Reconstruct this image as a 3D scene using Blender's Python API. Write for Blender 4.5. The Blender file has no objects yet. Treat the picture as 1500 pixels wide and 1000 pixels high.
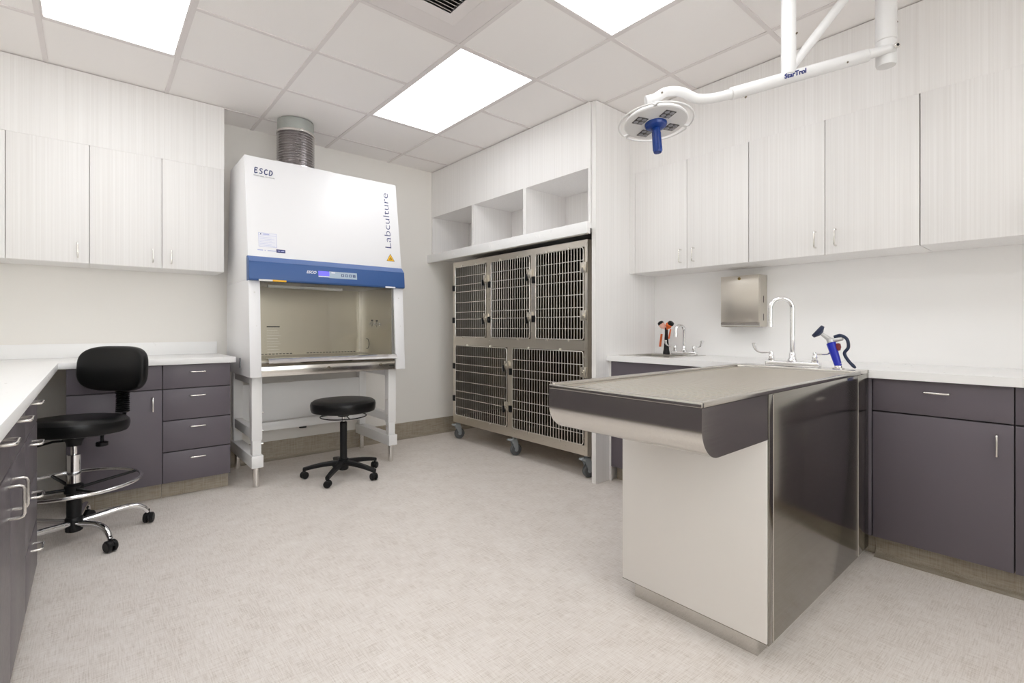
import bpy, bmesh, math, random
from mathutils import Vector, Matrix
random.seed(7)
PI = math.pi
SC = bpy.context.scene
COL = SC.collection

# ------------------------------------------------------------------ materials
def new_mat(name):
    m = bpy.data.materials.new(name); m.use_nodes = True
    nt = m.node_tree; b = nt.nodes['Principled BSDF']
    return m, nt, b

def rgb(h):
    h = h.lstrip('#'); v = [int(h[i:i+2], 16)/255 for i in (0, 2, 4)]
    return tuple(c/12.92 if c <= .04045 else ((c+.055)/1.055)**2.4 for c in v)

def plain(name, col, rough=.5, metal=0., spec=.5, noise=0., nscale=30, bump=0., bscale=200):
    m, nt, b = new_mat(name)
    b.inputs['Base Color'].default_value = (*col, 1)
    b.inputs['Roughness'].default_value = rough
    b.inputs['Metallic'].default_value = metal
    b.inputs['Specular IOR Level'].default_value = spec
    tc = nt.nodes.new('ShaderNodeTexCoord')
    n = nt.nodes.new('ShaderNodeTexNoise'); n.inputs['Scale'].default_value = nscale
    n.inputs['Detail'].default_value = 3
    nt.links.new(tc.outputs['Object'], n.inputs['Vector'])
    mr = nt.nodes.new('ShaderNodeMapRange')
    mr.inputs['To Min'].default_value = max(.02, rough-.04-noise); mr.inputs['To Max'].default_value = min(1, rough+.04+noise)
    nt.links.new(n.outputs['Fac'], mr.inputs['Value']); nt.links.new(mr.outputs['Result'], b.inputs['Roughness'])
    if bump:
        n2 = nt.nodes.new('ShaderNodeTexNoise'); n2.inputs['Scale'].default_value = bscale
        nt.links.new(tc.outputs['Object'], n2.inputs['Vector'])
        bp = nt.nodes.new('ShaderNodeBump'); bp.inputs['Strength'].default_value = bump; bp.inputs['Distance'].default_value = .002
        nt.links.new(n2.outputs['Fac'], bp.inputs['Height']); nt.links.new(bp.outputs['Normal'], b.inputs['Normal'])
    return m

def streaks(name, c0, c1, scale=(90, 90, .7), rough=.5, metal=0., c2=None, spec=.5, bump=0., rvar=.05):
    """fine parallel streaks: stretched noise on object coordinates"""
    m, nt, b = new_mat(name)
    tc = nt.nodes.new('ShaderNodeTexCoord')
    mp = nt.nodes.new('ShaderNodeMapping'); mp.inputs['Scale'].default_value = scale
    nt.links.new(tc.outputs['Object'], mp.inputs['Vector'])
    n = nt.nodes.new('ShaderNodeTexNoise'); n.inputs['Scale'].default_value = 1; n.inputs['Detail'].default_value = 4
    n.inputs['Roughness'].default_value = .7
    nt.links.new(mp.outputs['Vector'], n.inputs['Vector'])
    cr = nt.nodes.new('ShaderNodeValToRGB')
    cr.color_ramp.elements[0].position = .33; cr.color_ramp.elements[0].color = (*c0, 1)
    cr.color_ramp.elements[1].position = .67; cr.color_ramp.elements[1].color = (*c1, 1)
    nt.links.new(n.outputs['Fac'], cr.inputs['Fac']); nt.links.new(cr.outputs['Color'], b.inputs['Base Color'])
    mr = nt.nodes.new('ShaderNodeMapRange'); mr.inputs['To Min'].default_value = rough-rvar; mr.inputs['To Max'].default_value = rough+rvar
    nt.links.new(n.outputs['Fac'], mr.inputs['Value']); nt.links.new(mr.outputs['Result'], b.inputs['Roughness'])
    b.inputs['Metallic'].default_value = metal; b.inputs['Specular IOR Level'].default_value = spec
    if bump:
        bp = nt.nodes.new('ShaderNodeBump'); bp.inputs['Strength'].default_value = bump; bp.inputs['Distance'].default_value = .0005
        nt.links.new(n.outputs['Fac'], bp.inputs['Height']); nt.links.new(bp.outputs['Normal'], b.inputs['Normal'])
    return m

def woven(name, base, dark, light, vertical=False):
    m, nt, b = new_mat(name)
    tc = nt.nodes.new('ShaderNodeTexCoord')
    outs = []
    for sc in ([(14, 260, 14), (260, 14, 14)] if not vertical else [(260, 260, 8), (12, 12, 120)]):
        mp = nt.nodes.new('ShaderNodeMapping'); mp.inputs['Scale'].default_value = sc
        nt.links.new(tc.outputs['Object'], mp.inputs['Vector'])
        n = nt.nodes.new('ShaderNodeTexNoise'); n.inputs['Scale'].default_value = 1; n.inputs['Detail'].default_value = 3
        n.inputs['Roughness'].default_value = .65
        nt.links.new(mp.outputs['Vector'], n.inputs['Vector']); outs.append(n.outputs['Fac'])
    big = nt.nodes.new('ShaderNodeTexNoise'); big.inputs['Scale'].default_value = 7; big.inputs['Detail'].default_value = 4
    nt.links.new(tc.outputs['Object'], big.inputs['Vector'])
    sel = nt.nodes.new('ShaderNodeMath'); sel.operation = 'ADD'
    nt.links.new(outs[0], sel.inputs[0]); nt.links.new(outs[1], sel.inputs[1])
    s2 = nt.nodes.new('ShaderNodeMath'); s2.operation = 'MULTIPLY_ADD'; s2.inputs[1].default_value = .35
    nt.links.new(big.outputs['Fac'], s2.inputs[0]); nt.links.new(sel.outputs[0], s2.inputs[2])
    mr = nt.nodes.new('ShaderNodeMapRange'); mr.inputs['From Min'].default_value = .92; mr.inputs['From Max'].default_value = 1.48
    nt.links.new(s2.outputs[0], mr.inputs['Value'])
    cr = nt.nodes.new('ShaderNodeValToRGB'); e = cr.color_ramp.elements
    e[0].position = 0; e[0].color = (*dark, 1); e[1].position = 1; e[1].color = (*light, 1)
    k = e.new(.42); k.color = (*base, 1)
    nt.links.new(mr.outputs['Result'], cr.inputs['Fac']); nt.links.new(cr.outputs['Color'], b.inputs['Base Color'])
    b.inputs['Roughness'].default_value = .42
    b.inputs['Specular IOR Level'].default_value = .4
    return m

def emit(name, col, strength):
    m, nt, b = new_mat(name)
    b.inputs['Base Color'].default_value = (.8, .8, .8, 1)
    b.inputs['Emission Color'].default_value = (*col, 1); b.inputs['Emission Strength'].default_value = strength
    return m

def pane_glass(name, refl=.9):
    m = bpy.data.materials.new(name); m.use_nodes = True; nt = m.node_tree; nt.nodes.clear()
    out = nt.nodes.new('ShaderNodeOutputMaterial'); mix = nt.nodes.new('ShaderNodeMixShader')
    tr = nt.nodes.new('ShaderNodeBsdfTransparent'); tr.inputs['Color'].default_value = (.965, .96, .945, 1)
    gl = nt.nodes.new('ShaderNodeBsdfGlossy'); gl.inputs['Roughness'].default_value = .015
    fr = nt.nodes.new('ShaderNodeFresnel'); fr.inputs['IOR'].default_value = 1.5
    nt.links.new(fr.outputs[0], mix.inputs[0]); nt.links.new(tr.outputs[0], mix.inputs[1]); nt.links.new(gl.outputs[0], mix.inputs[2])
    nt.links.new(mix.outputs[0], out.inputs[0]); return m

M = {}
M['ceil'] = plain('ceiling_tile', (.90, .875, .865), .9, bump=.25, bscale=260)
M['tee'] = plain('ceiling_grid_paint', (.76, .72, .715), .6)
M['wall_far'] = plain('paint_warm_grey', (.84, .82, .785), .75, bump=.08, bscale=150)
M['wall_left'] = plain('paint_cream', (.86, .84, .79), .75, bump=.08, bscale=150)
M['wall_right'] = plain('white_wall_panel', (.90, .895, .89), .35)
M['lam'] = streaks('white_woodgrain_laminate', (.80, .785, .775), (.87, .86, .855), (110, 110, .6), .5)
M['lamdk'] = plain('purple_grey_laminate', (.125, .108, .128), .42, noise=.02, nscale=60)
M['lamL'] = plain('grey_laminate_left_run', (.13, .115, .128), .36, noise=.02, nscale=60)
M['carc'] = plain('dark_carcass', (.05, .045, .05), .6)
M['white'] = plain('white_counter', (.88, .88, .88), .3, noise=.02)
M['floor'] = woven('woven_vinyl', (.76, .705, .66), (.61, .55, .495), (.85, .81, .775))
M['cove'] = woven('shaded_vinyl_cove', (.36, .315, .25), (.28, .235, .175), (.43, .385, .32), vertical=True)  # floor vinyl in darker brown: shade along the wall foot put into the colour
M['steel'] = streaks('brushed_steel', (.58, .56, .52), (.64, .62, .58), (3, 3, 120), .3, 1., rvar=.02)
M['steelx'] = streaks('brushed_steel_along', (.60, .58, .55), (.66, .64, .61), (4, 200, 200), .17, 1., rvar=.02)
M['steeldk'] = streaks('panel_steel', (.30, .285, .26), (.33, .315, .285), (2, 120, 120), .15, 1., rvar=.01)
M['cage'] = plain('cage_steel', (.68, .635, .56), .33, 1., noise=.05, nscale=12)
M['bscsteel'] = plain('tray_interior_steel', (.54, .505, .43), .36, 1., noise=.02, nscale=8)
M['towel'] = plain('dispenser_steel', (.66, .62, .56), .33, 1., noise=.02, nscale=8)
M['wire'] = plain('cage_wire', (.82, .79, .74), .3, 1.)
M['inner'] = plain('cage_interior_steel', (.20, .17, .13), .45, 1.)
M['chrome'] = plain('chrome', (.86, .86, .87), .07, 1.)
M['nickel'] = plain('satin_nickel', (.78, .76, .73), .25, 1.)
M['pwhite'] = plain('powder_coat_white', (.86, .86, .86), .35)
M['bwhite'] = plain('instrument_white', (.85, .85, .87), .32)
M['lwhite'] = plain('lamp_white_enamel', (.72, .715, .715), .38)
M['black'] = plain('black_vinyl', (.006, .006, .0065), .3, spec=.28, bump=.08, bscale=500)
M['bplast'] = plain('black_plastic', (.008, .008, .009), .42, spec=.3)
M['dark'] = plain('dark_slot', (.015, .014, .013), .6)
M['band'] = plain('blue_panel', (.035, .10, .29), .42)
M['band2'] = plain('blue_panel_chamfer', (.10, .17, .38), .38)
M['navy'] = plain('navy_print', (.02, .03, .16), .5)
M['lblue'] = plain('pale_blue_print', (.45, .48, .72), .5)
M['paper'] = plain('label_paper', (.80, .81, .88), .5)
M['grey'] = plain('grey_print', (.25, .25, .27), .5)
M['silver'] = plain('silver_membrane', (.42, .52, .62), .4)
M['yellow'] = plain('hazard_yellow', (.85, .48, .03), .45)
M['orange'] = plain('orange_plastic', (.85, .17, .035), .4)
M['peach'] = plain('peach_plastic', (.85, .50, .40), .4)
M['blue'] = plain('blue_grip', (.008, .02, .40), .35)
M['hblue'] = plain('lamp_handle_blue', (.004, .04, .24), .25)
M['rubber'] = plain('navy_rubber', (.012, .022, .06), .5)
M['red'] = plain('dark_red_trim', (.18, .015, .02), .45)
M['cgrey'] = plain('caster_grey', (.33, .36, .38), .45)
M['wheel'] = plain('wheel_grey_rubber', (.10, .105, .11), .6)
M['galv'] = plain('galvanised_steel', (.47, .50, .48), .42, .8, noise=.08, nscale=25)
M['flex'] = plain('flex_duct', (.52, .50, .50), .24, 1.)
M['lens'] = plain('lamp_lens', (.10, .09, .09), .12, .4)
M['frosted'] = plain('pale_plastic', (.75, .75, .74), .4)
M['glass'] = pane_glass('sash_glass')
M['panel_light'] = emit('light_diffuser', (.96, .98, 1.), 4.2)
M['lcd'] = emit('lcd_blue', (.20, .17, 1.), .85); M['lcd'].node_tree.nodes['Principled BSDF'].inputs['Base Color'].default_value = (.05, .05, .25, 1)

# ------------------------------------------------------------------ helpers
ORG = {}
def tag(o, label=None, cat=None, group=None, kind=None):
    if label: o['label'] = label
    if cat: o['category'] = cat
    if group: o['group'] = group
    if kind: o['kind'] = kind
    return o

def thing(name, label, cat, loc=(0, 0, 0), rz=0, group=None):
    o = bpy.data.objects.new(name, None); COL.objects.link(o)
    o.location = loc; o.rotation_euler = (0, 0, rz); o.empty_display_size = .1
    ORG[o.name] = Matrix.Translation(loc) @ Matrix.Rotation(rz, 4, 'Z')
    return tag(o, label, cat, group)

def root_of(o):
    while o.parent: o = o.parent
    return o

def obj(name, bm, mat, parent=None, world=False, smooth=True, label=None):
    """world=True: vertices are in world coordinates, brought into the parent's frame"""
    me = bpy.data.meshes.new(name)
    if world and parent is not None:
        bm.transform(ORG[root_of(parent).name].inverted())
    bmesh.ops.recalc_face_normals(bm, faces=bm.faces)
    bm.to_mesh(me); bm.free()
    for mm in (mat if isinstance(mat, (list, tuple)) else [mat]): me.materials.append(mm)
    if smooth:
        me.polygons.foreach_set('use_smooth', [True]*len(me.polygons))
        me.set_sharp_from_angle(angle=math.radians(35))
    o = bpy.data.objects.new(name, me); COL.objects.link(o)
    if parent is not None: o.parent = parent
    if label: o['label'] = label
    return o

def BM(): return bmesh.new()

def merge(bm, b2, mat=None, mi=None):
    if mat is not None: b2.transform(mat)
    if mi is not None:
        for f in b2.faces: f.material_index = mi
    me = bpy.data.meshes.new('tmp'); b2.to_mesh(me); b2.free(); bm.from_mesh(me); bpy.data.meshes.remove(me)

def box(bm, x0, x1, y0, y1, z0, z1, bev=0, mat=None, mi=None, seg=2):
    b = BM()
    bmesh.ops.create_cube(b, size=1)
    for v in b.verts:
        v.co = Vector((x0+(v.co.x+.5)*(x1-x0), y0+(v.co.y+.5)*(y1-y0), z0+(v.co.z+.5)*(z1-z0)))
    if bev: bmesh.ops.bevel(b, geom=list(b.edges), offset=bev, segments=seg, affect='EDGES', profile=.5)
    merge(bm, b, mat, mi); return bm

def B(*a, **k): return box(BM(), *a, **k)

def prism(bm, pts, axis, a0, a1, bev=0, mat=None, mi=None):
    """pts 2D polygon in the two other axes (order kept), extruded along axis between a0 and a1"""
    b = BM(); n = len(pts)
    def mk(p, a):
        if axis == 0: return (a, p[0], p[1])
        if axis == 1: return (p[0], a, p[1])
        return (p[0], p[1], a)
    lo = [b.verts.new(mk(p, a0)) for p in pts]; hi = [b.verts.new(mk(p, a1)) for p in pts]
    b.faces.new(lo); b.faces.new(hi[::-1])
    for i in range(n): b.faces.new((lo[i], lo[(i+1) % n], hi[(i+1) % n], hi[i]))
    bmesh.ops.recalc_face_normals(b, faces=b.faces)
    if bev: bmesh.ops.bevel(b, geom=list(b.edges), offset=bev, segments=2, affect='EDGES', profile=.5)
    merge(bm, b, mat, mi); return bm

def lathe(bm, prof, seg=32, mat=None, mi=None, close=True):
    b = BM(); rings = []
    for r, z in prof:
        if r < 1e-6: rings.append([b.verts.new((0, 0, z))])
        else: rings.append([b.verts.new((r*math.cos(2*PI*i/seg), r*math.sin(2*PI*i/seg), z)) for i in range(seg)])
    for a, c in zip(rings, rings[1:]):
        if len(a) == 1 and len(c) == 1: continue
        for i in range(seg):
            j = (i+1) % seg
            if len(a) == 1: b.faces.new((a[0], c[i], c[j]))
            elif len(c) == 1: b.faces.new((a[i], a[j], c[0]))
            else: b.faces.new((a[i], a[j], c[j], c[i]))
    if close:
        for r in (rings[0], rings[-1]):
            if len(r) > 1: b.faces.new(r)
    bmesh.ops.recalc_face_normals(b, faces=b.faces)
    merge(bm, b, mat, mi); return bm

def cyl(bm, p0, p1, r0, r1=None, seg=20, mi=None, bev=0):
    r1 = r0 if r1 is None else r1
    p0 = Vector(p0); p1 = Vector(p1); d = p1-p0; L = d.length
    q = d.to_track_quat('Z', 'Y').to_matrix().to_4x4()
    if bev: prof = [(max(r0-bev, 0), 0), (r0, bev), (r1, L-bev), (max(r1-bev, 0), L)]
    else: prof = [(r0, 0), (r1, L)]
    return lathe(bm, prof, seg, Matrix.Translation(p0) @ q, mi)

def tube(bm, pts, r, seg=10, closed=False, mi=None, flat=None):
    """swept tube; r number or list"""
    pts = [Vector(p) for p in pts]; n = len(pts); b = BM()
    rr = r if isinstance(r, (list, tuple)) else [r]*n
    tang = []
    for i in range(n):
        if closed: t = pts[(i+1) % n]-pts[i-1]
        else: t = pts[min(i+1, n-1)]-pts[max(i-1, 0)]
        tang.append(t.normalized())
    up = Vector((0, 0, 1)) if abs(tang[0].z) < .9 else Vector((1, 0, 0))
    u = (up-tang[0]*up.dot(tang[0])).normalized(); rings = []
    for i in range(n):
        u = (u-tang[i]*u.dot(tang[i])).normalized(); w = tang[i].cross(u)
        fl = 1 if flat is None else flat
        rings.append([b.verts.new(pts[i]+(u*math.cos(2*PI*k/seg)*fl+w*math.sin(2*PI*k/seg))*rr[i]) for k in range(seg)])
    m = n if closed else n-1
    for i in range(m):
        a, c = rings[i], rings[(i+1) % n]
        off = 0
        if closed and i == n-1:
            off = min(range(seg), key=lambda o: (a[0].co-c[o].co).length)
        for k in range(seg): b.faces.new((a[k], a[(k+1) % seg], c[(k+1+off) % seg], c[(k+off) % seg]))
    if not closed:
        b.faces.new(rings[0][::-1]); b.faces.new(rings[-1])
    bmesh.ops.recalc_face_normals(b, faces=b.faces)
    merge(bm, b, None, mi); return bm

def smooth_path(pts, n=8):
    """Catmull-Rom through points"""
    P = [Vector(p) for p in pts]; P = [P[0]*2-P[1]]+P+[P[-1]*2-P[-2]]; out = []
    for i in range(1, len(P)-2):
        for k in range(n):
            t = k/n; a, b, c, d = P[i-1:i+3]
            out.append(.5*((2*b)+(-a+c)*t+(2*a-5*b+4*c-d)*t*t+(-a+3*b-3*c+d)*t*t*t))
    out.append(P[-2]); return out

def ring(bm, c, R, r, a0=0, a1=2*PI, n=48, seg=8, mat=None, mi=None):
    full = abs(a1-a0-2*PI) < 1e-4
    pts = [Vector((c[0]+R*math.cos(a0+(a1-a0)*i/n), c[1]+R*math.sin(a0+(a1-a0)*i/n), c[2])) for i in range(n if full else n+1)]
    b = tube(BM(), pts, r, seg, closed=full)
    merge(bm, b, mat, mi); return bm

def text(name, body, size, mat, parent, mw, shear=0, offset=0, sx=1., ext=.0004, spacing=1., world=True, align='LEFT'):
    cu = bpy.data.curves.new('t', 'FONT'); cu.body = body; cu.size = size; cu.shear = shear
    cu.offset = offset; cu.extrude = ext; cu.space_character = spacing; cu.align_x = align; cu.resolution_u = 4
    o = bpy.data.objects.new('t', cu); COL.objects.link(o)
    bpy.context.view_layer.update()
    me = bpy.data.meshes.new_from_object(o.evaluated_get(bpy.context.evaluated_depsgraph_get()))
    bpy.data.objects.remove(o)
    b = BM(); b.from_mesh(me); b.transform(Matrix.Diagonal((sx, 1, 1, 1))); b.transform(mw)
    return obj(name, b, mat, parent, world=world, smooth=False)

def frame_m(o, xa, ya):
    xa = Vector(xa).normalized(); ya = Vector(ya); ya = (ya-xa*ya.dot(xa)).normalized(); za = xa.cross(ya)
    m = Matrix((xa, ya, za)).transposed().to_4x4(); m.translation = Vector(o); return m

# ------------------------------------------------------------------ room shell
CZ = 2.743
XL, XR, YF, YN = -.785, 3.47, 4.48, -1.9
def struct(name, bm, mat, parent=None, smooth=False):
    o = obj(name, bm, mat, parent, smooth=smooth); o['kind'] = 'structure'; return o

struct('floor', B(XL-.1, XR+.1, YN-.1, YF+.1, -.08, 0), M['floor'])
struct('wall_far', B(XL-.1, XR+.1, YF, YF+.1, 0, 2.9), M['wall_far'])
struct('wall_left', B(XL-.1, XL, YN, YF, 0, 2.9), M['wall_left'])
struct('wall_right', B(XR, XR+.1, YN, YF, 0, 2.9), M['wall_right'])
WX0, WX1, WZ0, WZ1 = -.65, 2.0, .95, 2.5
bm = BM()
box(bm, XL-.1, WX0, YN-.1, YN, 0, 2.9); box(bm, WX1, XR+.1, YN-.1, YN, 0, 2.9)
box(bm, WX0, WX1, YN-.1, YN, 0, WZ0); box(bm, WX0, WX1, YN-.1, YN, WZ1, 2.9)
struct('wall_near', bm, M['wall_left'])
bm = BM()
for q in ((WX0, WX0+.04, WZ0, WZ1), (WX1-.04, WX1, WZ0, WZ1), (WX0+.04, WX1-.04, WZ0, WZ0+.04), (WX0+.04, WX1-.04, WZ1-.04, WZ1), (.655, .695, WZ0+.04, WZ1-.04)):
    box(bm, q[0], q[1], YN-.07, YN-.02, q[2], q[3])
fill_win = struct('fill_window_1', bm, M['white'])  # unseen window, added behind the camera to fill the room with light
struct('pane', B(WX0+.04, .655, YN-.048, YN-.042, WZ0+.04, WZ1-.04), M['glass'], fill_win)
struct('pane', B(.695, WX1-.04, YN-.048, YN-.042, WZ0+.04, WZ1-.04), M['glass'], fill_win)

# lights cells: (x0, y0) of a .61 x 1.22 opening
GX = [-.212+.609*i for i in range(-1, 7)]
GY = [4.175-.609*i for i in range(0, 12)]
lights = [(GX[1], GY[3]), (GX[4], GY[3]), (GX[4], GY[6]), (GX[1], GY[6]), (GX[1], GY[10]), (GX[4], GY[10])]
VX0, VY0 = GX[3], GY[4]
bm = BM()
# ceiling boards: one lay-in panel per cell, lights and vent cells left open
xs = [XL-.05]+[x for x in GX if XL < x < XR]+[XR+.05]
ys = sorted([YN-.05]+[y for y in GY if YN < y < YF]+[YF+.05])
def is_open(cx, cy):
    for lx, ly in lights:
        if lx < cx < lx+.609 and ly < cy < ly+1.218: return True
    return VX0 < cx < VX0+.609 and VY0 < cy < VY0+.609
for i in range(len(xs)-1):
    for j in range(len(ys)-1):
        if not is_open((xs[i]+xs[i+1])/2, (ys[j]+ys[j+1])/2):
            box(bm, xs[i], xs[i+1], ys[j], ys[j+1], CZ+.005, CZ+.03)
box(bm, XL-.1, XR+.1, YN-.1, YF+.1, CZ+.12, CZ+.14)
ceiling = struct('ceiling', bm, M['ceil'])
bm = BM()
for x in GX:
    if XL < x < XR: box(bm, x-.012, x+.012, YN, YF, CZ, CZ+.006)
for j in range(len(ys)-1):
    if j == 0: continue
    y = ys[j]
    for i in range(len(xs)-1):
        cx = (xs[i]+xs[i+1])/2
        if any(lx < cx < lx+.609 and ly+.1 < y < ly+1.1 for lx, ly in lights): continue
        box(bm, max(xs[i]+.0122, XL), min(xs[i+1]-.0122, XR), y-.012, y+.012, CZ+.0003, CZ+.006)
struct('ceiling_grid', bm, M['tee'], ceiling)

# soffits and cubby surround
SY = 4.166
struct('wall_soffit_left', B(XL+.001, .748, SY-.018, YF-.001, 2.2840, CZ-.002), M['lam'])
struct('wall_soffit_right', B(3.134, XR-.001, -1.2, 2.2745, 2.2840, CZ-.002), M['lam'])
struct('wall_panel_right', B(2.735, XR-.001, 2.275, 2.312, 0.001, CZ-.002), M['lam'])

# open cubby shelf over the cages
cub = thing('cubby_shelf', 'white built-in shelf with three open cubbyholes above the steel cages', 'shelf', (2.72, 3.4, 1.80))
bm = BM()
box(bm, 2.72, XR-.002, 2.314, YF-.002, 2.268, CZ-.003)
obj('fascia', bm, M['lam'], cub, world=True, smooth=False)
obj('back_panel', B(3.185, 3.20, 2.314, YF-.002, 1.872, 2.267), M['lam'], cub, world=True, smooth=False)
for y0, y1 in ((2.314, 2.334), (2.998, 3.036), (3.724, 3.760), (4.455, YF-.002)):
    obj('divider', B(2.72, 3.184, y0, y1, 1.872, 2.267), M['lam'], cub, world=True, smooth=False)
obj('shelf_board', B(2.70, 3.40, 2.314, YF-.002, 1.832, 1.871), M['white'], cub, world=True, smooth=False)
lip = obj('shelf_lip', B(2.668, 2.698, 2.300, YF-.002, 1.790, 1.872, bev=.002), M['white'], cub, world=True)
for yy in (3.995, 3.414, 2.805):
    b = BM()
    for s in (-.022, .006):
        box(b, 2.6665, 2.668, yy+s, yy+s+.018, 1.822, 1.844, bev=.0005)
        box(b, 2.6660, 2.6672, yy+s+.005, yy+s+.013, 1.828, 1.838)
    obj('sticker', b, M['white'], lip, world=True)
obj('under_rail', B(2.70, 2.72, 2.314, YF-.002, 1.792, 1.831), M['wall_far'], cub, world=True)
for y in (3.10, 3.82, 2.40):
    b = BM(); cyl(b, (3.184, y, 2.235), (3.180, y, 2.235), .007, seg=12); obj('cam_cover', b, M['frosted'], cub, world=True)

# coved vinyl base
def cove(name, axis, fixed, a0, a1, h, sgn, rad=.028, t=.004, mat='cove'):
    """profile swept along axis; fixed = wall plane, sgn = direction away from the wall"""
    p = [(fixed, 0.0005), (fixed, h), (fixed+sgn*t, h)]
    for k in range(7):
        a = k/6*PI/2
        p.append((fixed+sgn*(t+rad*(1-math.cos(a))), .001+t+rad*(1-math.sin(a))))
    p.append((fixed+sgn*(t+rad+.012), .0012)); p.append((fixed+sgn*(t+rad+.012), .0005))
    bm = BM(); prism(bm, p, 1 if axis == 1 else 0, a0, a1)
    return struct(name, bm, M[mat], smooth=True)
cove('baseboard_far', 0, YF-.0005, -.11, 3.40, .158, -1)
cove('baseboard_left', 1, XL+.0005, 2.95, 4.43, .158, 1)

# ------------------------------------------------------------------ cabinets
def pull(p0, p1, out, r=.0045, proud=.032):
    """bar pull: p0,p1 feet on the face, out = direction away from face"""
    p0 = Vector(p0); p1 = Vector(p1); out = Vector(out); d = (p1-p0).normalized(); c = .010
    a = [p0, p0+out*(proud-c), p0+out*(proud-c*.3)+d*c*.3, p0+out*proud+d*c]
    b = [p1+out*proud-d*c, p1+out*(proud-c*.3)-d*c*.3, p1+out*(proud-c), p1]
    return tube(BM(), a+b, r, 10)

def cabinet(name, label, cat, loc, rz, w, depth, z0, z1, fronts, mat, toe=None, group=None, toemat='cove', carcass='carc', side=None, top=None):
    """local frame: x along width, y into the wall (0 = carcass front), fronts at y -.02..0
    fronts: (kind, x0, x1, z0, z1, handle) handle: ('h', cx, cz) / ('v', cx, zlow) / None"""
    t = thing(name, label, cat, loc, rz, group)
    b = BM(); box(b, 0.0005, w-.0005, .0005, depth, z0, top or z1)
    obj('body', b, M[carcass], t, smooth=False)
    if side:
        for s in side:
            obj('side_panel', B(s, s+.002, -.019, depth, z0, z1), M[mat], t, smooth=False)
    if toe:
        obj('toe_kick', B(.0005, w-.0005, .05, depth, .001, z0-.0005), M[toemat], t, smooth=False)
    g = .0018
    for kind, x0, x1, a, c, h in fronts:
        d = obj(kind, B(x0+g, x1-g, -.02, -.0005, a+g, c-g, bev=.0008), M[mat], t)
        if h:
            if h[0] == 'h': hb = pull((h[1]-.044, -.02, h[2]), (h[1]+.044, -.02, h[2]), (0, -1, 0))
            else: hb = pull((h[1], -.02, h[2]), (h[1], -.02, h[2]+.09), (0, -1, 0))
            obj('handle', hb, M['nickel'], d)
    return t

UZ0, UZ1 = 1.528, 2.285
# uppers on the far wall (fronts face -y); x0 of each
def upper_far(x0, x1, doors, label):
    fr = [('door', a-x0, b-x0, UZ0-.001, UZ1, ('v', h-x0, 1.562) if h is not None else None) for a, b, h in doors]
    return cabinet('wall_cabinet', label, 'cabinet', (x0, SY+.001, 0), 0, x1-x0, YF-SY-.004, UZ0, UZ1, fr, 'lam', carcass='lam')
upper_far(XL+.002, -.385, [(XL+.002, -.385, None)], 'white upper cabinet cut off by the left edge, tucked into the left corner')
upper_far(-.385, -.008, [(-.385, -.008, -.064)], 'white single-door upper cabinet over the left counter, second from the corner')
upper_far(-.008, .748, [(-.008, .371, .319), (.371, .748, .423)], 'white two-door upper cabinet beside the tall fume hood')
# uppers on the right wall (fronts face -x): rz = -90, local x = -Y
def upper_right(y0, y1, doors, label):
    fr = [('door', y0-a, y0-b, UZ0-.001, UZ1, ('v', y0-h, 1.572) if h is not None else None) for a, b, h in doors]
    return cabinet('wall_cabinet', label, 'cabinet', (3.152, y0, 0), -PI/2, y0-y1, XR-3.152-.003, UZ0, UZ1, fr, 'lam', carcass='lam')
upper_right(2.224, 1.378, [(2.224, 1.797, 1.841), (1.797, 1.378, 1.744)], 'white two-door upper cabinet over the small sink, next to the tall white panel')
upper_right(1.376, .539, [(1.376, .955, 1.0), (.955, .539, .90)], 'white two-door upper cabinet above the towel dispenser and tall faucet')
upper_right(.537, -.30, [(.537, .12, .165), (.12, -.30, .07)], 'white upper cabinet cut off by the right edge of the photo')
struct('trim_1', B(3.134, XR-.001, 2.2255, 2.274, UZ0, UZ1), M['lam'])
struct('trim_2', B(3.16, XR-.002, -1.19, -.302, UZ0, UZ1), M['lam'])

BZ0, BZ1 = .104, .875
SD = [(.719, .875, .825), (.513, .716, .668), (.309, .510, .464), (.106, .306, .26)]
def drawer_fronts(w):
    return [('drawer', 0, w, a, c, ('h', w/2, hz)) for a, c, hz in SD]
def door_fronts(w, hx, n=1):
    fr = []
    for k in range(n):
        x0 = w*k/n; x1 = w*(k+1)/n
        fr.append(('drawer', x0, x1, .719, .875, ('h', (x0+x1)/2, .825)))
    if n == 1: fr.append(('door', 0, w, .106, .716, ('v', hx, .582)))
    else:
        fr.append(('door', 0, w/2, .106, .716, ('v', w/2-.05, .582))); fr.append(('door', w/2, w, .106, .716, ('v', w/2+.05, .582)))
    return fr
FY = 3.90
cabinet('base_cabinet', 'grey base cabinet with one door and top drawer behind the drafting stool', 'cabinet', (-.113, FY, 0), 0, .463, YF-FY-.045, BZ0, BZ1,
        door_fronts(.463, .411), 'lamdk', toe=1)
cabinet('drawer_cabinet', 'grey four-drawer base cabinet at the end of the far left counter', 'cabinet', (.3505, FY, 0), 0, .386, YF-FY-.045, BZ0, BZ1,
        drawer_fronts(.386), 'lamdk', toe=1, side=(.3845,))
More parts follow.
